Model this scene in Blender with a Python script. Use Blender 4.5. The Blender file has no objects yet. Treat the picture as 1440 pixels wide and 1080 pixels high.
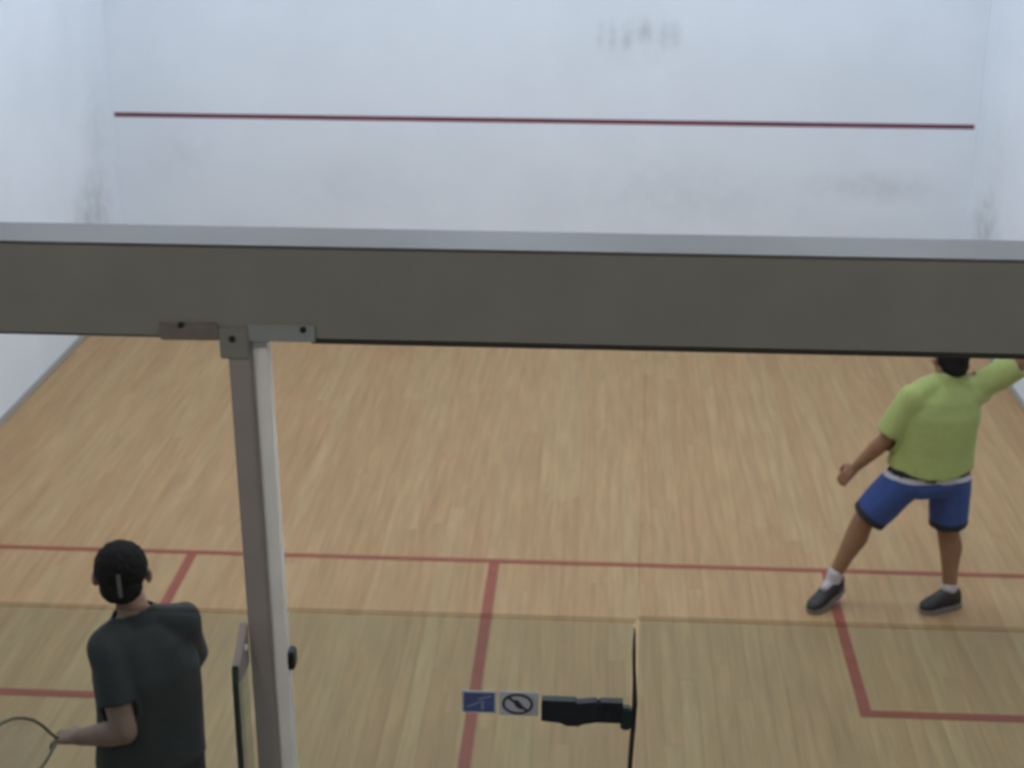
import bpy, bmesh, math, random
from mathutils import Vector, Matrix, noise
from mathutils.bvhtree import BVHTree
random.seed(7)
C = bpy.context.scene.collection
scene = bpy.context.scene

# ------------------------------------------------------------------ camera
cam_data = bpy.data.cameras.new('camera')
cam = bpy.data.objects.new('camera', cam_data); C.objects.link(cam)
F_PX = 2221.5
yaw, pitch, roll = -0.0552, 0.3575, 0.004
f = Vector((math.sin(yaw)*math.cos(pitch), math.cos(yaw)*math.cos(pitch), -math.sin(pitch)))
r0 = Vector((math.cos(yaw), -math.sin(yaw), 0)); u0 = r0.cross(f)
cr = math.cos(roll)*r0 + math.sin(roll)*u0
cu = -math.sin(roll)*r0 + math.cos(roll)*u0
m = Matrix.Identity(4)
for i in range(3):
    m[i][0], m[i][1], m[i][2] = cr[i], cu[i], -f[i]
m.translation = Vector((0.5286, -4.1411, 4.2596))
cam.matrix_world = m
cam_data.sensor_fit = 'HORIZONTAL'; cam_data.sensor_width = 36
cam_data.lens = F_PX*36/1440
cam_data.clip_start = 0.05
cam_data.dof.use_dof = True               # the phone camera never reached sharp focus
cam_data.dof.focus_distance = 1.5
cam_data.dof.aperture_fstop = 12
scene.camera = cam

# ------------------------------------------------------------------ world, exposure
world = bpy.data.worlds.new('world'); scene.world = world
world.use_nodes = True
bg = world.node_tree.nodes['Background']
bg.inputs[0].default_value = (0.8, 0.9, 1, 1); bg.inputs[1].default_value = 0.05
scene.view_settings.view_transform = 'Standard'
scene.view_settings.look = 'None'
scene.view_settings.gamma = 1
scene.view_settings.use_curve_mapping = False
scene.view_settings.exposure = 0.0
LAMP_STRENGTH = 15.5
GALLERY_FILL_STRENGTH = 18.0

# court: y = 0 is the glass back wall, HW half width, FY front wall
HW, FY, CEIL = 3.72, 9.356, 6.0
GY = -7.0                                  # rear of the viewing gallery

# ------------------------------------------------------------------ materials
def srgb(r, g, b):
    return tuple(((c/255)/12.92 if c/255 <= .04045 else ((c/255+.055)/1.055)**2.4) for c in (r, g, b))
def new_mat(name):
    mt = bpy.data.materials.new(name); mt.use_nodes = True
    nt = mt.node_tree; b = nt.nodes['Principled BSDF']
    return mt, nt, b
def mat(name, col, rough=.6, var=.06, scale=30, metallic=0, bump=0):
    mt, nt, b = new_mat(name)
    b.inputs['Roughness'].default_value = rough; b.inputs['Metallic'].default_value = metallic
    tc = nt.nodes.new('ShaderNodeTexCoord')
    n = nt.nodes.new('ShaderNodeTexNoise'); n.inputs['Scale'].default_value = scale; n.inputs['Detail'].default_value = 4
    nt.links.new(tc.outputs['Object'], n.inputs['Vector'])
    rp = nt.nodes.new('ShaderNodeValToRGB')
    rp.color_ramp.elements[0].position = .3; rp.color_ramp.elements[1].position = .7
    rp.color_ramp.elements[0].color = tuple(max(0, c*(1-var)) for c in col)+(1,)
    rp.color_ramp.elements[1].color = tuple(min(1, c*(1+var)) for c in col)+(1,)
    nt.links.new(n.outputs['Fac'], rp.inputs['Fac']); nt.links.new(rp.outputs['Color'], b.inputs['Base Color'])
    if bump:
        bp = nt.nodes.new('ShaderNodeBump'); bp.inputs['Strength'].default_value = bump; bp.inputs['Distance'].default_value = .01
        nt.links.new(n.outputs['Fac'], bp.inputs['Height']); nt.links.new(bp.outputs['Normal'], b.inputs['Normal'])
    return mt

def wall_mat(name, col, smudges):
    """matt white plaster with ball scuffs; smudges = (x, y, z, rx, ry, rz, strength) in world metres"""
    mt, nt, b = new_mat(name); N = nt.nodes.new; L = nt.links.new
    b.inputs['Roughness'].default_value = .55
    geo = N('ShaderNodeNewGeometry')
    n1 = N('ShaderNodeTexNoise'); n1.inputs['Scale'].default_value = 1.3; n1.inputs['Detail'].default_value = 5
    n2 = N('ShaderNodeTexNoise'); n2.inputs['Scale'].default_value = 7; n2.inputs['Detail'].default_value = 6
    for n in (n1, n2): L(geo.outputs['Position'], n.inputs['Vector'])
    rp = N('ShaderNodeValToRGB')
    rp.color_ramp.elements[0].position = .35; rp.color_ramp.elements[1].position = .65
    rp.color_ramp.elements[0].color = tuple(c*.955 for c in col)+(1,)
    rp.color_ramp.elements[1].color = tuple(col)+(1,)
    L(n1.outputs['Fac'], rp.inputs['Fac'])
    acc = None
    for (x, y, z, rx, ry, rz, s) in smudges:
        sub = N('ShaderNodeVectorMath'); sub.operation = 'SUBTRACT'; sub.inputs[1].default_value = (x, y, z)
        L(geo.outputs['Position'], sub.inputs[0])
        div = N('ShaderNodeVectorMath'); div.operation = 'DIVIDE'; div.inputs[1].default_value = (rx, ry, rz)
        L(sub.outputs[0], div.inputs[0])
        ln = N('ShaderNodeVectorMath'); ln.operation = 'LENGTH'; L(div.outputs[0], ln.inputs[0])
        mr = N('ShaderNodeMapRange'); mr.interpolation_type = 'SMOOTHSTEP'
        mr.inputs['From Min'].default_value = 1; mr.inputs['From Max'].default_value = 0
        mr.inputs['To Min'].default_value = 0; mr.inputs['To Max'].default_value = s
        L(ln.outputs['Value'], mr.inputs['Value'])
        if acc is None: acc = mr.outputs[0]
        else:
            ad = N('ShaderNodeMath'); ad.operation = 'ADD'; L(acc, ad.inputs[0]); L(mr.outputs[0], ad.inputs[1]); acc = ad.outputs[0]
    if acc is not None:
        mu = N('ShaderNodeMath'); mu.operation = 'MULTIPLY'; L(acc, mu.inputs[0])
        mr2 = N('ShaderNodeMapRange'); mr2.inputs['From Min'].default_value = .2; mr2.inputs['From Max'].default_value = .6
        L(n2.outputs['Fac'], mr2.inputs['Value']); L(mr2.outputs[0], mu.inputs[1])
        mx = N('ShaderNodeMix'); mx.data_type = 'RGBA'
        L(mu.outputs[0], mx.inputs[0]); L(rp.outputs['Color'], mx.inputs[6]); mx.inputs[7].default_value = (.20, .21, .19, 1)
        L(mx.outputs[2], b.inputs['Base Color'])
    else:
        L(rp.outputs['Color'], b.inputs['Base Color'])
    bp = N('ShaderNodeBump'); bp.inputs['Strength'].default_value = .05; bp.inputs['Distance'].default_value = .01
    L(n2.outputs['Fac'], bp.inputs['Height']); L(bp.outputs['Normal'], b.inputs['Normal'])
    return mt

def plank_mat():
    mt, nt, b = new_mat('maple_plank'); N = nt.nodes.new; L = nt.links.new
    b.inputs['Roughness'].default_value = .5
    b.inputs['Specular IOR Level'].default_value = .3
    oi = N('ShaderNodeObjectInfo'); geo = N('ShaderNodeNewGeometry')
    mp = N('ShaderNodeVectorMath'); mp.operation = 'MULTIPLY'; mp.inputs[1].default_value = (1, .07, 1)
    L(geo.outputs['Position'], mp.inputs[0])
    ad = N('ShaderNodeVectorMath'); ad.operation = 'ADD'; L(mp.outputs[0], ad.inputs[0])
    cm = N('ShaderNodeCombineXYZ'); mm = N('ShaderNodeMath'); mm.operation = 'MULTIPLY'; mm.inputs[1].default_value = 37
    L(oi.outputs['Random'], mm.inputs[0]); L(mm.outputs[0], cm.inputs[2]); L(cm.outputs[0], ad.inputs[1])
    gr = N('ShaderNodeTexNoise'); gr.inputs['Scale'].default_value = 26; gr.inputs['Detail'].default_value = 5; gr.inputs['Roughness'].default_value = .6
    L(ad.outputs[0], gr.inputs['Vector'])
    rp = N('ShaderNodeValToRGB'); e = rp.color_ramp.elements
    e[0].position = 0; e[1].position = 1
    e[0].color = FLOOR_A+(1,); e[1].color = FLOOR_B+(1,)
    mid = e.new(.5); mid.color = FLOOR_M+(1,)
    L(oi.outputs['Random'], rp.inputs['Fac'])
    mr = N('ShaderNodeMapRange'); mr.inputs['From Min'].default_value = .3; mr.inputs['From Max'].default_value = .7
    mr.inputs['To Min'].default_value = .84; mr.inputs['To Max'].default_value = 1.14
    L(gr.outputs['Fac'], mr.inputs['Value'])
    mul = N('ShaderNodeVectorMath'); mul.operation = 'SCALE'
    L(rp.outputs['Color'], mul.inputs[0]); L(mr.outputs[0], mul.inputs['Scale'])
    L(mul.outputs[0], b.inputs['Base Color'])
    return mt

def glass_mat(name, tint, refl=.5):
    mt = bpy.data.materials.new(name); mt.use_nodes = True; nt = mt.node_tree; nt.nodes.clear()
    N = nt.nodes.new; L = nt.links.new
    out = N('ShaderNodeOutputMaterial'); tr = N('ShaderNodeBsdfTransparent'); gl = N('ShaderNodeBsdfGlossy')
    tr.inputs[0].default_value = tint+(1,); gl.inputs['Roughness'].default_value = .03
    fr = N('ShaderNodeFresnel'); fr.inputs['IOR'].default_value = 1.45
    mu = N('ShaderNodeMath'); mu.operation = 'MULTIPLY'; mu.inputs[1].default_value = refl
    mx = N('ShaderNodeMixShader')
    L(fr.outputs[0], mu.inputs[0]); L(mu.outputs[0], mx.inputs[0]); L(tr.outputs[0], mx.inputs[1]); L(gl.outputs[0], mx.inputs[2])
    L(mx.outputs[0], out.inputs[0])
    return mt

FLOOR_A = (.412, .242, .112); FLOOR_M = (.432, .263, .122); FLOOR_B = (.444, .286, .136)
WALL = (.865, .912, .955)
M = {}
fs = []
for dx, w_, s in ((-.20, .06, .22), (-.10, .06, .20), (.02, .07, .26), (.17, .08, .28), (.33, .06, .20), (.42, .09, .25), (.08, .55, .14)):
    fs.append((.72+dx, FY, 2.36 if w_ < .3 else 2.33, w_, 2, .19 if w_ < .3 else .34, s))
fs += [(2.9, FY, 1.10, .9, 2, .22, .18), (-3.1, FY, 1.3, .5, 2, .5, .08), (1.3, FY, 1.0, 1.6, 2, .5, .10), (-1.5, FY, 1.0, 1.5, 2, .4, .06)]
M['wall_front'] = wall_mat('plaster_front', WALL, fs)
M['wall_left'] = wall_mat('plaster_left', WALL, [(-HW, 8.6, .85, 2, .8, .6, .42), (-HW, 8.9, 1.5, 2, .5, .7, .14)])
M['wall_right'] = wall_mat('plaster_right', WALL, [(HW, 8.7, .85, 2, .7, .5, .42), (HW, 8.6, 1.4, 2, .5, .6, .12)])
M['wall_gallery'] = wall_mat('plaster_gallery', (.45, .45, .44), [])
M['ceiling'] = mat('ceiling_paint', (.72, .74, .75), .8, .03, 4)
M['plank'] = plank_mat()
M['subfloor'] = mat('subfloor', (.22, .15, .09), .9, .1)
M['corridor'] = mat('corridor_carpet', (.12, .12, .13), .95, .2, 80, bump=.2)
M['line_red'] = mat('red_floor_paint', srgb(146, 72, 50), .5, .10, 12)
M['line_wall'] = mat('red_wall_paint', srgb(122, 66, 80), .5, .08, 10)
M['skirt'] = mat('skirting_grey', (.40, .39, .37), .6, .06)
M['steel'] = mat('grey_beam_paint', (.225, .207, .170), .5, .04, 6)
M['steel_top'] = mat('pale_cap_metal', (.145, .136, .126), .5, .05, 6)
M['post'] = mat('grey_post_paint', (.31, .262, .230), .5, .05, 6)
M['rust'] = mat('brown_bracket_paint', (.175, .138, .112), .6, .1, 20)
M['bracket'] = mat('pale_bracket_paint', (.27, .27, .245), .5, .05, 10)
M['pale_strip'] = mat('pale_post_strip', (.90, .85, .77), .45, .04, 8)
M['black'] = mat('black_plastic', (.012, .012, .013), .45, .1)
M['gasket'] = mat('black_rubber', (.03, .024, .016), .8, .1)
M['dark_green'] = mat('dark_green_edge', (.025, .035, .025), .35, .1)
M['lock_green'] = mat('dark_green_lock_paint', (.015, .03, .02), .4, .1)
M['glass'] = glass_mat('tinted_glass', (.86, .91, .905))
M['glass_clear'] = glass_mat('clear_glass', (.985, .99, .98), .35)
M['joint'] = glass_mat('silicone_joint', (.86, .85, .82), 0)
M['joint_faint'] = glass_mat('silicone_joint_clear', (.95, .94, .92), 0)
M['blue_sticker'] = mat('blue_sticker', srgb(78, 88, 128), .5, .1, 12)
M['white_sticker'] = mat('white_sticker', (.48, .48, .50), .5, .03)
M['sticker_line'] = mat('sticker_print_grey', srgb(130, 140, 165), .5, .05)
M['sticker_dark'] = mat('sticker_print_dark', (.04, .032, .04), .5, .05)
M['tin'] = mat('tin_board', (.62, .63, .62), .5, .04)
M['housing'] = mat('lamp_housing', (.7, .7, .7), .5, .03)
def emit(name, col, s):
    mt, nt, b = new_mat(name)
    b.inputs['Base Color'].default_value = (.9, .9, .9, 1)
    b.inputs['Emission Color'].default_value = col+(1,); b.inputs['Emission Strength'].default_value = s
    return mt
M['tube'] = emit('fluorescent_diffuser', (.745, .851, 1.0), LAMP_STRENGTH)
M['gallery_fill'] = emit('gallery_fill_emitter', (1.0, .97, .90), GALLERY_FILL_STRENGTH)

# ------------------------------------------------------------------ mesh helpers
def link(name, me, material, parent=None):
    o = bpy.data.objects.new(name, me); C.objects.link(o)
    if material is not None:
        me.materials.clear(); me.materials.append(material)
    if parent is not None:
        o.parent = parent
    return o
def tag(o, label=None, cat=None, group=None, kind=None):
    if label: o['label'] = label
    if cat: o['category'] = cat
    if group: o['group'] = group
    if kind: o['kind'] = kind
    return o
def empty(name, loc=(0, 0, 0)):
    o = bpy.data.objects.new(name, None); C.objects.link(o); o.location = loc; o.empty_display_size = .1
    return o
def box_mesh(name, a, b, bevel=0):
    bm = bmesh.new()
    bmesh.ops.create_cube(bm, size=1)
    s = [b[i]-a[i] for i in range(3)]; c = [(a[i]+b[i])/2 for i in range(3)]
    for v in bm.verts: v.co = Vector((v.co[i]*s[i]+c[i] for i in range(3)))
    if bevel: bmesh.ops.bevel(bm, geom=bm.edges[:], offset=bevel, segments=2, affect='EDGES')
    me = bpy.data.meshes.new(name); bm.to_mesh(me); bm.free(); return me
def box(name, a, b, material, parent=None, bevel=0, off=(0, 0, 0)):
    """world-space corners a, b; off = parent's world location"""
    a = tuple(a[i]-off[i] for i in range(3)); b = tuple(b[i]-off[i] for i in range(3))
    return link(name, box_mesh(name, a, b, bevel), material, parent)
def cyl_mesh(name, p, q, r, seg=16):
    bm = bmesh.new(); p = Vector(p); q = Vector(q)
    L = (q-p).length
    bmesh.ops.create_cone(bm, cap_ends=True, segments=seg, radius1=r, radius2=r, depth=L)
    rot = Vector((0, 0, 1)).rotation_difference(q-p).to_matrix().to_4x4()
    bmesh.ops.transform(bm, matrix=Matrix.Translation((p+q)/2) @ rot, verts=bm.verts)
    me = bpy.data.meshes.new(name); bm.to_mesh(me); bm.free(); return me
def tube_mesh(name, pts, radii, seg=8, closed=False):
    pts = [Vector(p) for p in pts]; n = len(pts)
    if not hasattr(radii, '__len__'): radii = [radii]*n
    bm = bmesh.new(); rings = []
    up = Vector((0, 0, 1)); prev = None
    for i, p in enumerate(pts):
        if closed: t = pts[(i+1) % n]-pts[i-1]
        else: t = pts[min(i+1, n-1)]-pts[max(i-1, 0)]
        t.normalize()
        if prev is None:
            a = t.orthogonal().normalized()
        else:
            a = (prev - t*prev.dot(t)).normalized()
        prev = a; b = t.cross(a)
        rings.append([bm.verts.new(p+(a*math.cos(k*2*math.pi/seg)+b*math.sin(k*2*math.pi/seg))*radii[i]) for k in range(seg)])
    for i in range(n if closed else n-1):
        A, B = rings[i], rings[(i+1) % n]
        for k in range(seg): bm.faces.new((A[k], A[(k+1) % seg], B[(k+1) % seg], B[k]))
    if not closed:
        bm.faces.new(rings[0][::-1]); bm.faces.new(rings[-1])
    bmesh.ops.recalc_face_normals(bm, faces=bm.faces)
    for fc in bm.faces: fc.smooth = True
    me = bpy.data.meshes.new(name); bm.to_mesh(me); bm.free(); return me

# ------------------------------------------------------------------ structure
floor = box('floor', (-HW, 0, -.12), (HW, FY, -.022), M['subfloor'])
tag(floor, 'pale maple strip floor of the squash court with red lines', kind='structure')
NS = 82; PW = 2*HW/NS; count = 0
base = box_mesh('plank', (-.5, -.5, -.5), (.5, .5, .5))
base.materials.append(M['plank'])
for i in range(NS):
    y = 0.0; cuts = [0.0]
    y = random.uniform(1.0, 3.6)
    while y < FY-.9:
        cuts.append(y); y += random.uniform(2.3, 3.9)
    cuts.append(FY)
    for a, b in zip(cuts[:-1], cuts[1:]):
        if count >= 299: break
        o = bpy.data.objects.new('plank', base); C.objects.link(o); o.parent = floor
        dz = random.uniform(-.0006, .0006)
        o.location = (-HW+PW*(i+.5), (a+b)/2, -.0115+dz); o.scale = (PW-.0010, b-a-.0012, .021)
        count += 1
def court_line(x0, x1, y0, y1):
    return box('court_line', (x0, y0, .0004), (x1, y1, .0022), M['line_red'], floor)
LW = .058
court_line(-HW, HW, 4.224, 4.224+.044)                    # short line
court_line(-.036-.029, -.036+.029, .02, 4.2235)          # half-court line
court_line(-1.842-.029, -1.842+.029, 2.61, 4.2235)       # left service box
court_line(-HW, -1.842-.030, 2.61, 2.61+LW)
court_line(1.912-.029, 1.912+.029, 2.675, 4.2235)        # right service box
court_line(1.912+.030, HW, 2.675, 2.675+LW)

tag(box('floor_corridor', (-HW, GY, -.12), (HW, -.002, -.001), M['corridor']), 'dark corridor floor outside the glass back wall', kind='structure')
wf = tag(box('wall_front', (-HW-.2, FY+.001, -.12), (HW+.2, FY+.25, CEIL), M['wall_front']), 'white scuffed front wall of the squash court', kind='structure')
box('service_line', (-HW+.025, FY-.003, 1.612), (HW-.025, FY+.004, 1.650), M['line_wall'], wf)
box('tin_board', (-HW, FY-.025, .0005), (HW, FY+.004, .43), M['tin'], wf)
box('tin_line', (-HW, FY-.04, .431), (HW, FY+.004, .47), M['line_wall'], wf)
box('out_line', (-HW, FY-.003, 4.57), (HW, FY+.004, 4.62), M['line_wall'], wf)
tag(box('wall_left', (-HW-.25, GY, -.12), (-HW-.001, FY, CEIL), M['wall_left']), 'white side wall on the left of the court', kind='structure')
tag(box('wall_right', (HW+.001, GY, -.12), (HW+.25, FY, CEIL), M['wall_right']), 'white side wall on the right of the court', kind='structure')
tag(box('wall_gallery', (-HW, GY-.2, -.12), (HW, GY-.001, CEIL), M['wall_gallery']), 'grey rear wall of the viewing gallery', kind='structure')
tag(box('ceiling', (-HW-.25, GY-.2, CEIL+.001), (HW+.25, FY+.25, CEIL+.15), M['ceiling']), 'white ceiling over court and gallery', kind='structure')
tag(box('baseboard_left', (-HW, .15, .003), (-HW+.012, FY-.03, .055), M['skirt']), 'thin grey skirting along the left court wall', kind='structure')
tag(box('baseboard_right', (HW-.012, .15, .003), (HW, FY-.03, .055), M['skirt']), 'thin grey skirting along the right court wall', kind='structure')

# ------------------------------------------------------------------ ceiling lights (above the frame)
for j, y in enumerate((1.6, 4.6, 7.7)):
    for i, x in enumerate((-2.3, 0, 2.3)):
        t = empty('ceiling_light', (x, y, CEIL))
        rowname = ('over the rear of the court', 'over the short line', 'near the front wall')[j]
        colname = ('beside the left wall', 'on the centre line', 'beside the right wall')[i]
        tag(t, 'white fluorescent ceiling light %s, %s' % (rowname, colname), 'ceiling light', 'fluorescent lights over the court')
        link('housing', box_mesh('housing', (-.34, -.64, -.07), (.34, .64, -.002), .01), M['housing'], t)
        link('diffuser', box_mesh('diffuser', (-.30, -.60, -.085), (.30, .60, -.071)), M['tube'], t)

for i, x in enumerate((-1.7, 1.7)):  # unseen warm lamps, added to brighten the front of the beam and post
    t = empty('ceiling_light', (x, -3.4, CEIL))
    tag(t, 'added warm fill light over the gallery, %s' % ('on the left-hand side', 'on the right-hand side')[i], 'ceiling light', 'added gallery fill lights')
    link('housing', box_mesh('housing', (-.34, -.64, -.07), (.34, .64, -.002), .01), M['housing'], t)
    link('diffuser', box_mesh('diffuser', (-.30, -.60, -.085), (.30, .60, -.071)), M['gallery_fill'], t)

# ------------------------------------------------------------------ glass back wall
GLY0, GLY1 = .060, .072
JZ, JL, JR = 1.937, 1.926, 1.945       # tops of the door, the left panes and the right panes
BX0, BX1, BZ0, BZ1 = -HW, HW, 2.829, 3.099
wb = empty('wall_back'); tag(wb, 'glass back wall of the court with a clear upper row of panes', kind='structure')
for (x0, x1) in ((-HW+.003, -2.11), (-2.10, -.50)):
    box('glass_panel', (x0, GLY0, .003), (x1, GLY1, JL-.0052), M['glass'], wb)
for (x0, x1) in ((.682, 2.19), (2.20, HW-.003)):
    box('glass_panel', (x0, GLY0, .003), (x1, GLY1, JR-.0052), M['glass'], wb)
for (x0, x1) in ((-HW+.003, -2.105), (-2.10, -.50), (-.385, .672), (.677, 2.19), (2.195, HW-.003)):
    box('upper_glass_panel', (x0, GLY0, (JL if x0 < -.45 else JR if x0 > .6 else JZ)+.0052), (x1, GLY1, BZ0-.012), M['glass_clear'], wb)
for (x0, x1, jz) in ((-HW+.003, -.50, JL), (-.385, .6715, JZ), (.6775, HW-.003, JR)):
    box('pane_joint', (x0, GLY0-.0005, jz-.005), (x1, GLY1+.0005, jz+.005), M['joint'], wb)
for x in (.6725,):
    box('pane_joint', (x, GLY0+.003, JZ+.005), (x+.004, GLY1-.003, BZ0-.012), M['joint_faint'], wb)

# the glass door
for o_ in list(wb.children):
    if 'glass_panel' in o_.name:
        o_.data.materials.append(M['joint_faint'])
        for pl in o_.data.polygons:
            if abs(pl.normal.y) < .5: pl.material_index = 1
dr = empty('door_1', (-.40, .066, 0)); tag(dr, 'frameless glass door with stickers and black lock', kind='structure')
D = (-.40, .066, 0)
gd = box('glass_panel', (-.383, GLY0, .012), (.664, GLY1, JZ-.007), M['glass'], dr, off=D)
gd.data.materials.append(M['joint_faint'])
for pl in gd.data.polygons:
    if abs(pl.normal.y) < .5: pl.material_index = 1
def poly_prism(name, pts, y0, y1, material, parent, off):
    bm = bmesh.new()
    A = [bm.verts.new((x-off[0], y0-off[1], z-off[2])) for x, z in pts]
    B = [bm.verts.new((x-off[0], y1-off[1], z-off[2])) for x, z in pts]
    bm.faces.new(A); bm.faces.new(B[::-1])
    n = len(pts)
    for i in range(n): bm.faces.new((A[i], B[i], B[(i+1) % n], A[(i+1) % n]))
    bmesh.ops.recalc_face_normals(bm, faces=bm.faces)
    me = bpy.data.meshes.new(name); bm.to_mesh(me); bm.free()
    return link(name, me, material, parent)
# dark closing edge, thin at its top, with a slight bow where the lock sits
poly_prism('edge_seal', [(.666, 1.905), (.671, 1.905), (.676, 1.78), (.684, 1.66), (.682, 1.58), (.676, 1.45), (.676, .03), (.662, .03), (.662, 1.45), (.668, 1.60), (.668, 1.72), (.664, 1.82)], .050, .078, M['gasket'], dr, D)
for z in (1.772, .22):
    h = box('hinge', (-.408, .040, z-.030), (-.366, .090, z+.030), M['black'], dr, .004, off=D)
    link('screw', cyl_mesh('screw', (-.387-D[0], .036-D[1], z), (-.387-D[0], .041-D[1], z), .006), M['gasket'], h)
# black lock body with rounded lobes below and a notch above
lk = poly_prism('lock_body', [(.392, 1.672), (.495, 1.672), (.500, 1.664), (.556, 1.672), (.566, 1.664), (.572, 1.672), (.640, 1.672), (.642, 1.600), (.560, 1.600), (.520, 1.592), (.505, 1.584), (.470, 1.584), (.450, 1.594), (.392, 1.600)], .030, .059, M['black'], dr, D)
box('latch', (.634, .026, 1.576), (.668, .060, 1.652), M['lock_green'], lk, .006, off=D)
link('thumb_knob', cyl_mesh('thumb_knob', (.60-D[0], .012-D[1], 1.636), (.60-D[0], .031-D[1], 1.636), .016), M['black'], lk)
# blue sticker with pale print
def sticker(x0, x1, z0, z1, material):
    return box('sticker', (x0, .0560, z0), (x1, .0595, z1), material, dr, off=D)
sb = sticker(.146, .252, 1.605, 1.681, M['white_sticker'])
box('print_field', (.152, .0545, 1.610), (.246, .0562, 1.676), M['blue_sticker'], sb, off=D)
for pts in ([(.160, 1.622), (.200, 1.640), (.200, 1.646), (.160, 1.628)], [(.196, 1.650), (.236, 1.664), (.236, 1.669), (.196, 1.656)], [(.205, 1.618), (.214, 1.618), (.214, 1.648), (.205, 1.648)]):
    poly_prism('print_stroke', pts, .0535, .0546, M['sticker_line'], sb, D)
sw = sticker(.262, .382, 1.600, 1.682, M['white_sticker'])
ring = [(.318+.044*math.cos(a*math.pi/16), 1.641+.033*math.sin(a*math.pi/16)) for a in range(32)]
rm = tube_mesh('prohibition_ring', [(x-D[0], .0555-D[1], z) for x, z in ring], .0042, 6, True)
link('prohibition_ring', rm, M['sticker_dark'], sw)
poly_prism('prohibition_slash', [(.284, 1.662), (.290, 1.668), (.352, 1.620), (.346, 1.614)], .0540, .0562, M['sticker_dark'], sw, D)
poly_prism('pictogram', [(.302, 1.652), (.318, 1.656), (.330, 1.640), (.338, 1.628), (.328, 1.622), (.314, 1.630)], .0535, .0562, M['sticker_dark'], sw, D)

# ------------------------------------------------------------------ beam, post, fin
bo = (0, 0, BZ0)
bmo = empty('steel_beam', bo)
tag(bmo, 'wide grey painted steel beam running across the top of the glass wall', 'beam')
box('beam_body', (BX0, .001, BZ0), (BX1, .185, BZ1-.006), M['steel'], bmo, .004, off=bo)
box('cap_plate', (BX0, -.001, BZ1-.006), (BX1, .195, BZ1), M['steel_top'], bmo, off=bo)
box('beam_edge_strip', (-.262, .000, BZ0-.012), (BX1, .085, BZ0), M['gasket'], bmo, off=bo)  # dark strip along the lower edge of the beam
box('beam_edge_strip', (BX0, .020, BZ0-.010), (-.68, .085, BZ0), M['rust'], bmo, off=bo)  # brown strip along the left part of the lower edge
po = (-.459, .03, 0)
pt = empty('steel_post', po)
tag(pt, 'slim grey steel post standing under the beam beside the glass door', 'post')
box('post_body', (-.491, .000, .001), (-.429, .058, BZ0-.001), M['post'], pt, .004, off=po)
box('post_strip', (-.4285, .030, .001), (-.386, .085, BZ0-.001), M['pale_strip'], pt, .003, off=po)  # separate pale strip along the right side of the post
b1 = box('bracket', (-.677, -.008, BZ0-.006), (-.5125, .000, BZ0+.045), M['rust'], pt, .002, off=po)
b2 = box('bracket', (-.428, -.008, BZ0-.008), (-.240, .000, BZ0+.042), M['bracket'], pt, .002, off=po)
b3 = box('bracket', (-.512, -.008, BZ0-.060), (-.428, -.0005, BZ0+.030), M['steel'], pt, .003, off=po)
for b, x, z in ((b1, -.616, BZ0+.040), (b2, -.272, BZ0+.030), (b3, -.474, BZ0+.000)):
    link('screw', cyl_mesh('screw', (x-po[0], -.013-po[1], z), (x-po[0], -.007-po[1], z), .009), M['black'], b)
pt.rotation_euler.y = -.0107; pt.location.x += .020
fo = (-.505, -.07, 0)
fin = empty('glass_fin', fo)
tag(fin, 'narrow glass stiffening fin with dark edge fixed to the front of the post', 'glass fin')
def yz_prism(name, pts, x0, x1, material, parent, off):
    bm = bmesh.new()
    A = [bm.verts.new((x0-off[0], y-off[1], z-off[2])) for y, z in pts]
    B = [bm.verts.new((x1-off[0], y-off[1], z-off[2])) for y, z in pts]
    bm.faces.new(A); bm.faces.new(B[::-1]); n = len(pts)
    for i in range(n): bm.faces.new((A[i], B[i], B[(i+1) % n], A[(i+1) % n]))
    bmesh.ops.recalc_face_normals(bm, faces=bm.faces)
    me = bpy.data.meshes.new(name); bm.to_mesh(me); bm.free(); return link(name, me, material, parent)
yz_prism('glass_blade', [(-.002, .003), (-.002, 1.90), (-.128, 1.85), (-.136, 1.80), (-.136, .003)], -.510, -.498, M['glass'], fin, fo)
yz_prism('dark_edge', [(-.137, .003), (-.137, 1.80), (-.129, 1.852), (-.139, 1.858), (-.150, 1.80), (-.150, .003)], -.512, -.496, M['dark_green'], fin, fo)
gp = yz_prism('bracket_plate', [(-.001, 1.925), (-.001, 1.79), (-.080, 1.79), (-.140, 1.800), (-.134, 1.845)], -.516, -.493, M['post'], fin, fo)
link('screw', cyl_mesh('screw', (-.492-fo[0], -.05-fo[1], 1.87), (-.486-fo[0], -.05-fo[1], 1.87), .010), M['pale_strip'], gp)

# ------------------------------------------------------------------ figures
def loft(bm, secs, seg=24, sup=2.4):
    """closed loft through elliptical sections (centre, half vector a, half vector b)"""
    rings = []
    for c, a, b in secs:
        c, a, b = Vector(c), Vector(a), Vector(b); rg = []
        for k in range(seg):
            t = 2*math.pi*k/seg; ct, st = math.cos(t), math.sin(t)
            x = math.copysign(abs(ct)**(2/sup), ct); y = math.copysign(abs(st)**(2/sup), st)
            rg.append(bm.verts.new(c+a*x+b*y))
        rings.append(rg)
    fs_ = []
    for A, B in zip(rings[:-1], rings[1:]):
        for k in range(seg): fs_.append(bm.faces.new((A[k], A[(k+1) % seg], B[(k+1) % seg], B[k])))
    fs_.append(bm.faces.new(rings[0][::-1])); fs_.append(bm.faces.new(rings[-1]))
    bmesh.ops.recalc_face_normals(bm, faces=fs_)
def ell(bm, c, ax, ay, az, seg=20):
    r = bmesh.ops.create_uvsphere(bm, u_segments=seg, v_segments=seg//2+2, radius=1)
    mm = Matrix.Identity(4)
    for i in range(3): mm[i][0], mm[i][1], mm[i][2] = ax[i], ay[i], az[i]
    mm.translation = Vector(c)
    bmesh.ops.transform(bm, matrix=mm, verts=r['verts'])
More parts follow.
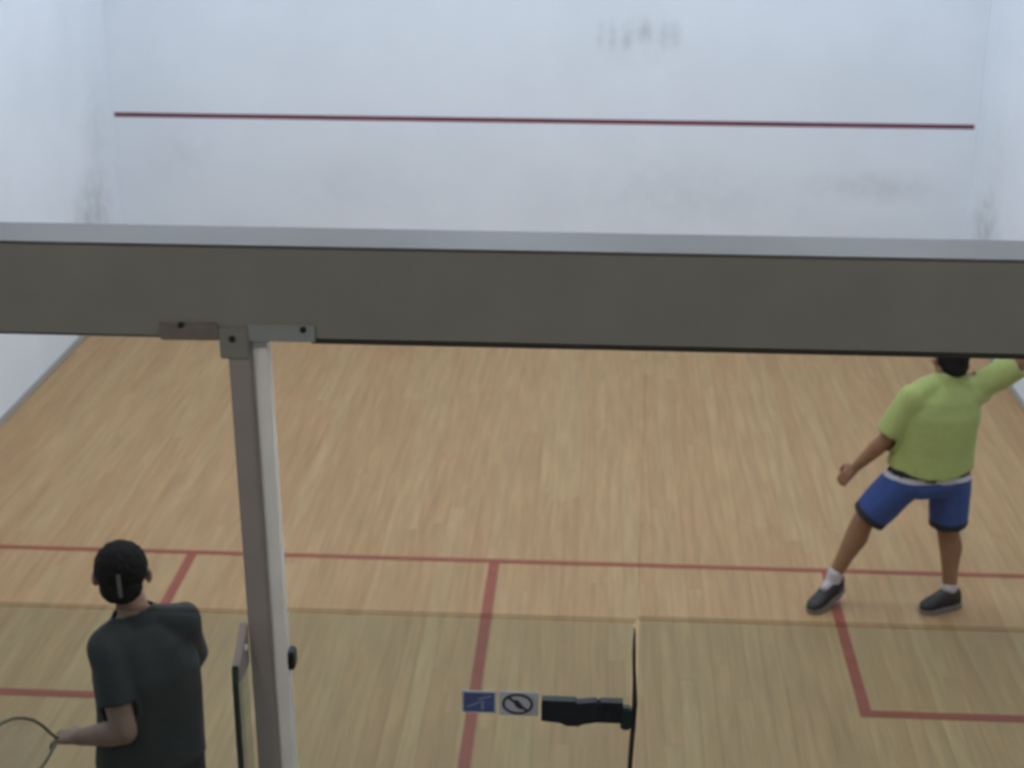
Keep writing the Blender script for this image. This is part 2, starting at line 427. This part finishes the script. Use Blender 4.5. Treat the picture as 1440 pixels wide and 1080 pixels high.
def ball(bm, c, r, seg=16): ell(bm, c, Vector((r, 0, 0)), Vector((0, r, 0)), Vector((0, 0, r)), seg)
def limb(bm, pts, radii, seg=16):
    """rounded chain of tapered segments with balls at the joints"""
    pts = [Vector(p) for p in pts]
    for (p, q, ra, rb) in zip(pts[:-1], pts[1:], radii[:-1], radii[1:]):
        d = (q-p)
        if d.length < 1e-5: continue
        t = d.normalized(); a = t.orthogonal().normalized(); b = t.cross(a)
        loft(bm, [(p, a*ra, b*ra), (p+d*.5, a*(ra+rb)/2, b*(ra+rb)/2), (q, a*rb, b*rb)], seg, 2)
    for p, r in zip(pts, radii): ball(bm, p, r, seg)
def remesh(bm, voxel, smooth=4):
    me = bpy.data.meshes.new('tmp'); bm.to_mesh(me); bm.free()
    o = bpy.data.objects.new('tmp', me); C.objects.link(o)
    md = o.modifiers.new('r', 'REMESH'); md.mode = 'VOXEL'; md.voxel_size = voxel; md.use_smooth_shade = True
    if smooth:
        s = o.modifiers.new('s', 'SMOOTH'); s.iterations = smooth; s.factor = .5
    dg = bpy.context.evaluated_depsgraph_get()
    out = bpy.data.meshes.new_from_object(o.evaluated_get(dg))
    bpy.data.objects.remove(o); bpy.data.meshes.remove(me)
    return out
def refine(me, keep=None, fold=0, fscale=(9, 9, 4), thick=0, slots=None):
    """trim a garment (keep(co) -> bool), add cloth folds, give thickness, set material slots"""
    bm = bmesh.new(); bm.from_mesh(me)
    if keep:
        bmesh.ops.delete(bm, geom=[v for v in bm.verts if not keep(v.co)], context='VERTS')
        # drop loose scraps left by the trimming
        seen = set(); parts = []
        for v0 in bm.verts:
            if v0 in seen: continue
            stack = [v0]; seen.add(v0); comp = []
            while stack:
                v = stack.pop(); comp.append(v)
                for e in v.link_edges:
                    w = e.other_vert(v)
                    if w not in seen: seen.add(w); stack.append(w)
            parts.append(comp)
        parts.sort(key=len, reverse=True)
        for comp in parts[1:]: bmesh.ops.delete(bm, geom=comp, context='VERTS')
        for _ in range(3):
            bd = [v for v in bm.verts if v.is_boundary]
            new = {}
            for v in bd:
                nb = [e.other_vert(v).co for e in v.link_edges if e.is_boundary]
                if len(nb) == 2: new[v] = v.co*.4+(nb[0]+nb[1])*.3
            for v, c in new.items(): v.co = c
    bm.normal_update()
    if fold:
        for v in bm.verts:
            p = Vector((v.co.x*fscale[0], v.co.y*fscale[1], v.co.z*fscale[2]))
            v.co += v.normal*fold*noise.noise(p)
    if thick:
        bmesh.ops.solidify(bm, geom=bm.faces[:], thickness=thick)
    for fc in bm.faces:
        fc.smooth = True
        if slots: fc.material_index = slots(fc.calc_center_median())
    bm.to_mesh(me); bm.free(); return me

def hand(bm, wrist, d, nrm, thumb, curl, grip=0, s=1.0):
    """palm + five jointed fingers; d = pointing, nrm = out of the palm, thumb = side of the thumb"""
    d = Vector(d).normalized(); thumb = Vector(thumb); thumb = (thumb-d*thumb.dot(d)).normalized()
    nrm0 = Vector(nrm); nrm = d.cross(thumb)
    if nrm.dot(nrm0) < 0: nrm = -nrm
    w = Vector(wrist)
    loft(bm, [(w-d*.01, thumb*.026*s, nrm*.020*s), (w+d*.03*s, thumb*.036*s, nrm*.018*s), (w+d*.085*s, thumb*.041*s, nrm*.014*s)], 16, 2.4)
    for k, (off, ln) in enumerate(((.031, .072), (.0105, .080), (-.0105, .075), (-.031, .058))):
        p = w+d*(.082*s)+thumb*off*s; dirv = d.copy(); pts = [p-d*.02*s, p]
        for j, fr in enumerate((.45, .32, .23)):
            ang = curl*(.75, 1.0, .8)[j]
            dirv = (dirv*math.cos(ang)+nrm*math.sin(ang)).normalized()
            # rotate the normal along so that the finger keeps curling
            nn = (nrm*math.cos(ang)-d*math.sin(ang))
            p = p+dirv*ln*fr*s; pts.append(p.copy())
            ax = dirv.cross(nrm)
            dirv_n = dirv
        limb(bm, pts, [.0095*s, .0098*s, .0090*s, .0082*s, .0072*s], 10)
    tp = w+d*.025*s+thumb*.028*s
    t1 = (thumb*.75+d*.65+nrm*.25).normalized(); t2 = (d*.8+thumb*.15+nrm*(.25+grip)).normalized(); t3 = (d*.6+nrm*(.4+grip)-thumb*.1*grip).normalized()
    limb(bm, [tp, tp+t1*.036*s, tp+t1*.036*s+t2*.030*s, tp+t1*.036*s+t2*.030*s+t3*.022*s], [.014*s, .0125*s, .0105*s, .0085*s], 10)

def shoe(parent, ankle, toe_dir, L_, mats, off, lift=0):
    """trainer: upper + pale sole; ankle gives x, y; stands on the floor"""
    t = Vector((toe_dir[0], toe_dir[1], 0)).normalized(); s = Vector((-t.y, t.x, 0)); zz = Vector((0, 0, 1))
    a = Vector((ankle[0], ankle[1], 0)); h0 = a-t*.075-Vector(off)
    prof = [(0, .020, .050), (.02, .036, .100), (.07, .047, .116), (.12, .044, .106), (.18, .044, .078), (.23, .045, .060), (.265, .036, .046), (.285, .014, .030)]
    k = L_/.285
    lf = lambda x: zz*(lift*max(0, 1-x/(.20*k)))
    bm = bmesh.new()
    loft(bm, [(h0+t*x*k+lf(x*k)+zz*(.014+h/2), s*w, zz*(h/2)) for x, w, h in prof], 20, 2.8)
    me = remesh(bm, .006, 3)
    o = link('shoe', me, mats[0], parent)
    bm = bmesh.new()
    A = []; B = []
    out = [(x*k-.004, w*1.10+.002) for x, w, h in prof]; out = [(out[0][0]-.006, 0.010)]+out+[(out[-1][0]+.008, .006)]
    ol = [(x, w) for x, w in out]+[(x, -w) for x, w in out[::-1]]
    for x, w in ol:
        A.append(bm.verts.new(h0+t*x+s*w+zz*.0025+lf(x))); B.append(bm.verts.new(h0+t*x+s*w+zz*.026+lf(x)))
    for Q in (A, B):
        for i in range(len(out)-1): bm.faces.new((Q[i], Q[i+1], Q[-2-i], Q[-1-i]))
    for i in range(len(ol)): bm.faces.new((A[i], B[i], B[(i+1) % len(ol)], A[(i+1) % len(ol)]))
    bmesh.ops.recalc_face_normals(bm, faces=bm.faces)
    sm = bpy.data.meshes.new('sole'); bm.to_mesh(sm); bm.free()
    link('sole', sm, mats[1], o)
    # lacing and side stripe
    bm = bmesh.new()
    for j in range(4):
        x = .130+.020*j; h = .100-.010*j
        c = h0+t*x*k+zz*(.014+h)+lf(x*k)
        limb(bm, [c-s*.018-zz*.004, c+zz*.004, c+s*.018-zz*.004], [.0028]*3, 6)
    me = bpy.data.meshes.new('laces'); bm.to_mesh(me); bm.free()
    link('laces', me, mats[1], o)
    return o

def head(bm, c, fwd, up, k=1.0, kx=1.0):
    fwd = Vector(fwd).normalized(); up = Vector(up); up = (up-fwd*up.dot(fwd)).normalized(); rt = fwd.cross(up)
    P = lambda x, y, z: Vector(c)+(rt*x*kx+fwd*y+up*z)*k
    ell(bm, P(0, -.012, .03), rt*.077*k*kx, fwd*.097*k, up*.088*k)          # skull
    ell(bm, P(0, .020, -.040), rt*.060*k*kx, fwd*.068*k, up*.075*k)         # face and jaw
    ell(bm, P(0, .060, -.092), rt*.026*k*kx, fwd*.022*k, up*.018*k, 12)     # chin
    limb(bm, [P(0, .082, .012), P(0, .100, -.022)], [.010*k, .014*k], 10)   # nose
    for sx in (-1, 1):
        ball(bm, P(sx*.013, .092, -.026), .009*k, 8)                        # nostril wing
        limb(bm, [P(sx*.012, .086, .022), P(sx*.042, .074, .024)], [.010*k, .009*k], 8)   # brow
        ell(bm, P(sx*.045, .062, -.022), rt*.020*k, fwd*.016*k, up*.018*k, 10)            # cheek
        ell(bm, P(sx*.083, -.006, -.006), rt*.012*k, (fwd*.6-rt*sx*.5).normalized()*.020*k, up*.033*k, 12)  # ear
    limb(bm, [P(-.022, .082, -.058), P(0, .089, -.056), P(.022, .082, -.058)], [.006*k, .008*k, .006*k], 8)  # lips
    return P

def person(spec):
    """spec holds joints in world metres; returns the Empty that carries body, clothing, hair and shoes"""
    g = spec; O = Vector(g['base'])
    root = empty('person', O); tag(root, g['label'], 'person')
    V = lambda n: Vector(g[n])-O
    rt, fw, up = Vector(g['right']).normalized(), None, Vector((0, 0, 1))
    fw = up.cross(rt).normalized()
    pel, che, nek = V('pelvis'), V('chest'), V('neck')
    wx, dy = g['wx'], g['dy']
    sk = g['limb']; ak = g.get('arm', 1.0)
    axis = (nek-pel)
    def tor(k, w, d, rr=None, ff=None):
        # point on the spine (pelvis -> chest -> neck) and its two half vectors
        c = pel+(che-pel)*(k/.6) if k <= .6 else che+(nek-che)*((k-.6)/.4)
        r_ = (rt*(1-max(0, min(1, k)))+Vector(g['right_sh']).normalized()*max(0, min(1, k))).normalized()
        f_ = up.cross(r_).normalized()
        return (c, r_*w*wx, f_*d*dy)
    shL, shR = V('shL'), V('shR')
    # ---- body: one continuous surface
    bm = bmesh.new()
    loft(bm, [tor(-.20, .10, .075), tor(-.08, .155, .108), tor(.05, .160, .110), tor(.28, .138, .098), tor(.5, .152, .105), tor(.68, .160, .110), tor(.85, .135, .09), tor(.97, .07, .06)])
    hd = V('head'); hu = (hd-nek)
    limb(bm, [nek-hu*.25, nek+hu*.55, hd+Vector((0, 0, -.02))], [.062*sk, .054*sk, .055*sk])
    for sh in (shL, shR):
        limb(bm, [nek+Vector((0, 0, -.015)), (nek+sh)/2+Vector((0, 0, .004)), sh], [.050*sk, .050*sk, .052*sk])
        limb(bm, [che+(nek-che)*.4, sh+Vector((0, 0, -.02))], [.08*sk, .058*sk])
    for s in 'LR':
        sh, el, wr = V('sh'+s), V('el'+s), V('wr'+s)
        limb(bm, [sh, sh.lerp(el, .45), el, el.lerp(wr, .3), wr], [.052*sk*ak, .046*sk*ak, .039*sk*ak, .041*sk*ak, .026*sk*ak])
        hip, kn, an = V('hip'+s), V('kn'+s), V('an'+s)
        bk = -Vector(g['toe'+s]).normalized()*.018
        limb(bm, [hip, hip.lerp(kn, .4), kn, kn.lerp(an, .28)+bk, kn.lerp(an, .62)+bk*.4, an], [.088*sk, .078*sk, .055*sk, .059*sk, .042*sk, .034*sk])
        td = Vector(g['toe'+s]).normalized()
        limb(bm, [an+Vector((0, 0, -.035)), an+td*.12+Vector((0, 0, -an.z+.042))], [.032, .024])
        hand(bm, wr, g['hd'+s], g['hn'+s], g['ht'+s], g['hc'+s], g.get('hg'+s, 0), g.get('hs', 1))
    P = head(bm, hd, g['face'], g['headup'], g['hk'], g['hkx'])
    body = remesh(bm, .0065, 3)
    link('body', body, g['skin'], root)
    # eyes, brows
    for sx in (-1, 1):
        b2 = bmesh.new(); ball(b2, P(sx*.030, .078, .006), .011*g['hk'], 12)
        me = bpy.data.meshes.new('eye'); b2.to_mesh(me); b2.free(); link('eye', me, M_EYE, root)
    # ---- hair: skull cap trimmed to the hairline
    fwd = Vector(g['face']).normalized(); hu = Vector(g['headup']); hu = (hu-fwd*hu.dot(fwd)).normalized(); hr = fwd.cross(hu)
    k, kx = g['hk'], g['hkx']
    bm = bmesh.new()
    ell(bm, P(0, -.016, .032), hr*.086*k*kx, fwd*.104*k, hu*.096*k)
    ell(bm, P(0, -.048, -.030), hr*.070*k*kx, fwd*.064*k, hu*.064*k)
    hm = remesh(bm, .007, 3)
    def keep_hair(co):
        l = (co-hd); y = l.dot(fwd)/k; z = l.dot(hu)/k
        if y > .055 and z < .055: return False
        if y > .0 and z < .012: return False
        return z > g.get('nape', -.080)
    refine(hm, keep_hair, .004, (60, 60, 60), .004)
    link('hair', hm, g['hair'], root)
    # ---- shirt
    bm = bmesh.new()
    e = .020
    loft(bm, [tor(g['hem']-.10, .178+e, .120+e), tor(g['hem']+.05, .176+e, .120+e), tor(.28, .165+e, .112+e), tor(.5, .165+e, .112+e), tor(.68, .165+e, .114+e), tor(.85, .14+e, .095+e), tor(.96, .078+e, .065+e)])
    for s, sh in (('L', shL), ('R', shR)):
        el = V('el'+s)
        limb(bm, [nek+Vector((0, 0, -.022)), (nek+sh)/2, sh], [.058*sk, .062*sk, .068*sk])
        limb(bm, [che+(nek-che)*.4, sh+Vector((0, 0, -.02))], [.09*sk, .07*sk])
        limb(bm, [sh, sh.lerp(el, .5*g['sleeve'+s]), sh.lerp(el, g['sleeve'+s]+.06)], [.070*sk, .070*sk, .072*sk])
    limb(bm, [che.lerp(nek, .6), nek+(hd-nek)*.30], [.092, .078])
    shm = remesh(bm, .010, 5)
    ux = (nek-pel).normalized()
    hemc = pel+(che-pel)*(g['hem']/.6)
    hemn = Vector(g.get('hemn', (0, 0, 1))).normalized()
    def keep_shirt(co):
        l = co-hemc
        if l.dot(hemn) < g.get('hemcurve', 0)*min(1, abs(l.dot(rt))/.2)**2: 
            # hanging sleeves are kept
            ok = False
            for s in 'LR':
                sh, el = V('sh'+s), V('el'+s)
                d = el-sh; t = (co-sh).dot(d)/d.length_squared
                if 0 < t and (co-sh-d*t).length < .085 and abs(l.dot(rt)) > .25*wx: ok = True
            if not ok: return False
        if (co-nek).dot((hd-nek).normalized()) > g.get('collar', .04) and (co-nek).length < .15: return False
        for s in 'LR':
            sh, el = V('sh'+s), V('el'+s); d = el-sh
            t = (co-sh).dot(d)/d.length_squared
            if g['sleeve'+s] < t < g['sleeve'+s]+(.45 if g['sleeve'+s] > .8 else .32) and (co-sh-d*t).length < .085*max(1, sk):
                kk = max(0, min(1, (co-pel).dot(ux)/(nek-pel).length)); c_, a_, b_ = tor(kk, .165+.012, .113+.012)
                q = co-c_
                if (q.dot(a_)/a_.length_squared)**2+(q.dot(b_)/b_.length_squared)**2 > 1.45: return False
        return True
    refine(shm, keep_shirt, .010, (11, 11, 5), .004)
    so = link('shirt', shm, g['shirt'], root)
    if g.get('undershirt'):
        bm = bmesh.new()
        loft(bm, [tor(-.02, .174, .121), tor(.06, .174, .121), tor(.16, .160, .112)])
        link('undershirt', remesh(bm, .010, 3), M['black_cloth'], root)
    # ---- shorts
    bm = bmesh.new()
    loft(bm, [tor(-.20, .12, .10), tor(-.08, .176, .124), tor(.05, .172, .122), tor(.22, .165, .118)])
    for s in 'LR':
        hip, kn = V('hip'+s), V('kn'+s)
        limb(bm, [hip, hip.lerp(kn, .5), kn+(kn-hip)*.1], [.102*sk, .100*sk, .094*sk])
    som = remesh(bm, .007, 6)
    top = pel+(che-pel)*(g['waist']/.6)
    def leg_t(co):
        best = None
        for s in 'LR':
            hip, kn = V('hip'+s), V('kn'+s); d = kn-hip; t = (co-hip).dot(d)/d.length_squared
            dist = (co-hip-d*t).length
            if best is None or dist < best[0]: best = (dist, t)
        return best[1]
    def keep_shorts(co):
        if (co-top).dot(hemn) > 0: return False
        return leg_t(co) < g['shortlen']
    def slot(co):
        if (co-top).dot(hemn) > -.030: return 1
        if leg_t(co) > g['shortlen']-.13: return 2
        return 0
    refine(som, keep_shorts, .008, (10, 10, 6), .004, slot)
    oo = link('shorts', som, None, root); som.materials.clear()
    for q in g['shorts']: som.materials.append(q)
    for i, fc in enumerate(som.polygons): fc.material_index = slot(fc.center)
    # ---- socks, shoes
    for s in 'LR':
        an, kn = V('an'+s), V('kn'+s)
        bm = bmesh.new()
        d = (kn-an).normalized()
        td = Vector(g['toe'+s]).normalized()
        limb(bm, [an+td*.07+Vector((0, 0, -.045)), an+Vector((0, 0, -.03)), an+d*.026], [.022, .040*sk, .041*sk], 16)
        link('sock', remesh(bm, .008, 2), g['sock'], root)
        shoe(root, Vector(g['an'+s]), g['toe'+s], .285*g.get('shoe', 1), g['shoes'], O, g.get('lift'+s, 0))
    return root, P, (hr, fwd, hu)

M_EYE = mat('eye_dark', (.05, .04, .035), .2, .1)
skin = mat('tanned_skin', srgb(140, 100, 70), .55, .08, 25)
skin2 = mat('skin_shade', srgb(160, 124, 104), .55, .08, 25)
hair = mat('black_hair', (.010, .008, .007), .8, .3, 60)
hair.node_tree.nodes['Principled BSDF'].inputs['Specular IOR Level'].default_value = .15
M['lime'] = mat('lime_cotton', srgb(160, 168, 100), .85, .05, 40, bump=.1)
M['blue'] = mat('blue_polyester', srgb(48, 72, 132), .75, .06, 40, bump=.1)
M['navy'] = mat('dark_hem', srgb(34, 38, 48), .8, .05)
M['white_cloth'] = mat('white_trim', srgb(188, 188, 190), .8, .04)
M['charcoal'] = mat('charcoal_cotton', srgb(60, 58, 56), .85, .08, 30, bump=.1)
M['black_cloth'] = mat('black_cloth', srgb(40, 40, 41), .85, .08)
M['black_shoe'] = mat('black_shoe', srgb(40, 34, 32), .6, .1)
M['pale_sole'] = mat('pale_sole', srgb(128, 120, 112), .6, .04)
M['white_sock'] = mat('white_sock', srgb(188, 180, 178), .9, .03)

def S(co): return Vector(co)
# --- player in the right-hand service box, seen from behind, racquet arm drawn back
A = dict(base=(2.18, 3.82, 0), label='person in lime green shirt and blue shorts lunging in the service box',
    right=(.97, .24, 0), right_sh=(.97, .24, 0),
    pelvis=(2.355, 3.86, .80), chest=(2.385, 3.89, 1.10), neck=(2.415, 3.92, 1.325), head=(2.428, 3.945, 1.440),
    shL=(2.225, 3.84, 1.25), elL=(2.105, 3.83, 1.005), wrL=(1.970, 3.88, .825),
    shR=(2.600, 3.93, 1.29), elR=(2.790, 3.90, 1.435), wrR=(2.93, 3.86, 1.62),
    hipL=(2.225, 3.84, .765), knL=(2.030, 3.88, .490), anL=(1.890, 3.840, .165),
    hipR=(2.485, 3.88, .77), knR=(2.510, 3.92, .440), anR=(2.538, 3.84, .098),
    toeL=(-.72, -.62, 0), toeR=(-.86, -.42, 0), liftL=.075, shoe=.92,
    hdL=(-.55, .05, -.65), hnL=(.35, .6, -.3), htL=(-.5, .6, .3), hcL=.35, hs=.95,
    hdR=(.45, .0, .85), hnR=(-.3, -.8, .2), htR=(-.7, .1, .5), hcR=.95, hgR=.5,
    face=(-.40, .9, -.10), headup=(0, .05, 1), hk=1.02, hkx=1.08, wx=1.22, dy=1.08, limb=1.10,
    hem=.03, hemcurve=.040, hemn=(.03, 0, 1), sleeveL=.88, sleeveR=.98, waist=.045, shortlen=.86, nape=-.110, collar=.044, undershirt=True,
    skin=skin, hair=hair, shirt=M['lime'], shorts=(M['blue'], M['white_cloth'], M['navy']), sock=M['white_sock'], shoes=(M['black_shoe'], M['pale_sole']))
pA, _, _ = person(A)

# --- player waiting behind the left-hand service box
B = dict(base=(-1.08, .86, 0), label='person in charcoal T-shirt with black hair holding a racquet across the body',
    right=(.80, .60, 0), right_sh=(.80, .60, 0),
    pelvis=(-1.095, .85, .90), chest=(-1.085, .85, 1.20), neck=(-1.115, .855, 1.455), head=(-1.155, .875, 1.615),
    shL=(-1.195, .745, 1.385), elL=(-1.130, .665, 1.090), wrL=(-1.310, .695, 1.040),
    shR=(-.965, .935, 1.40), elR=(-.985, 1.07, 1.14), wrR=(-1.16, 1.17, 1.02),
    hipL=(-1.175, .79, .87), knL=(-1.215, .81, .47), anL=(-1.225, .77, .085),
    hipR=(-1.02, .91, .87), knR=(-1.0, .95, .47), anR=(-.965, .93, .085),
    toeL=(-.7, .7, 0), toeR=(-.5, .86, 0),
    hdL=(-.92, .22, -.12), hnL=(-.1, -.1, -1), htL=(.3, .9, .2), hcL=.75, hgL=.3,
    hdR=(-.8, -.1, -.1), hnR=(-.2, -.8, -.3), htR=(.0, -.2, 1), hcR=1.0, hgR=.5,
    face=(-.12, .97, -.16), headup=(-.05, .10, 1), hk=1.02, hkx=1.10, wx=1.06, dy=1.05, limb=1.0, arm=1.18, nape=-.09, collar=.034,
    hem=-.06, hemcurve=0, sleeveL=.66, sleeveR=.80, waist=.0, shortlen=.85,
    skin=skin2, hair=hair, shirt=M['charcoal'], shorts=(M['black_cloth'], M['black_cloth'], M['black_cloth']), sock=M['white_sock'], shoes=(M['black_shoe'], M['pale_sole']))
pB, PB, (hr, hf, hu) = person(B)
bm = bmesh.new()
hairo = [c for c in pB.children if c.name.startswith('hair')][0]
hb = bmesh.new(); hb.from_mesh(hairo.data); tree = BVHTree.FromBMesh(hb)
pts = []
for z in (.035, .005, -.025, -.050):
    hit = tree.ray_cast(PB(.008, -.4, z), hf)[0]
    y = (hit-PB(.008, 0, z)).dot(hf)/B['hk'] if hit else -.11
    pts.append((z, y-.004))
hb.free()
rings = []
for z, y in pts:
    rings.append([bm.verts.new(PB(.008+sx*.0060, y+dy_, z)) for sx, dy_ in ((-1, 0), (1, 0), (1, .006), (-1, .006))])
for a, b in zip(rings[:-1], rings[1:]):
    for k in range(4): bm.faces.new((a[k], a[(k+1) % 4], b[(k+1) % 4], b[k]))
bm.faces.new(rings[0]); bm.faces.new(rings[-1])
bmesh.ops.recalc_face_normals(bm, faces=bm.faces)
me = bpy.data.meshes.new('headband_tail'); bm.to_mesh(me); bm.free()
tl = link('headband_tail', me, mat('grey_strap', srgb(104, 104, 100), .7, .05), pB); tl['label'] = 'short grey strap down the back of the hair'

# ------------------------------------------------------------------ racquets
M['frame'] = mat('bronze_racquet_frame', srgb(118, 106, 78), .4, .1)
M['grip'] = mat('black_grip_tape', (.02, .02, .02), .8, .2, 60, bump=.3)
M['string'] = mat('pale_string', srgb(165, 160, 150), .6, .05)
def racquet(loc, axis, normal, label, back):
    """local X runs from the throat (origin) to the tip of the head, local Z is the face normal"""
    x = Vector(axis).normalized(); z = Vector(normal); z = (z-x*z.dot(x)).normalized(); y = z.cross(x)
    t = empty('squash_racquet', loc)
    mm = Matrix.Identity(4)
    for i in range(3): mm[i][0], mm[i][1], mm[i][2] = x[i], y[i], z[i]
    mm.translation = Vector(loc); t.matrix_world = mm
    tag(t, label, 'racquet')
    half = [(-.03, .006), (.0, .010), (.03, .028), (.07, .060), (.12, .086), (.18, .101), (.24, .105), (.30, .098), (.35, .080), (.385, .050), (.40, .018)]
    loop = [(a, b, 0) for a, b in half]+[(a, -b, 0) for a, b in half[::-1]]
    link('frame', tube_mesh('frame', loop, .0062, 8, True), M['frame'], t)
    def wid(a):
        for (a0, b0), (a1, b1) in zip(half[:-1], half[1:]):
            if a0 <= a <= a1: return b0+(b1-b0)*(a-a0)/(a1-a0)
        return 0
    bm = bmesh.new()
    def st(p, q): limb(bm, [p, q], [.0007, .0007], 4)
    for i in range(18):
        a = .05+i*.019
        if wid(a) > .01: st((a, -wid(a), 0), (a, wid(a), 0))
    for i in range(-6, 7):
        b = i*.015
        xs = [a/200 for a in range(-5, 81) if wid(a/200) > abs(b)+.002]
        if xs: st((min(xs), b, 0), (max(xs), b, 0))
    me = bpy.data.meshes.new('strings'); bm.to_mesh(me); bm.free(); link('strings', me, M['string'], t)
    link('shaft', tube_mesh('shaft', [(-back+.12, 0, 0), (-.02, 0, 0)], [.010, .009], 8), M['frame'], t)
    g_ = tube_mesh('grip', [(-back, 0, 0), (-back+.004, 0, 0), (-back+.17, 0, 0), (-back+.19, 0, 0)], [.016, .0175, .0155, .012], 8)
    link('grip', g_, M['grip'], t)
    return t
ax = Vector((-.25, -.85, .40)).normalized()
racquet((-1.390, .680, 1.035), ax, ax.cross(Vector((-.25, .35, .9))), 'squash racquet with thin bronze frame held by person in charcoal shirt', .30)
racquet((2.965, 3.86, 1.86), (.28, .1, .95), (.2, -.95, .1), 'squash racquet raised behind the lime green player by the right wall', .26)
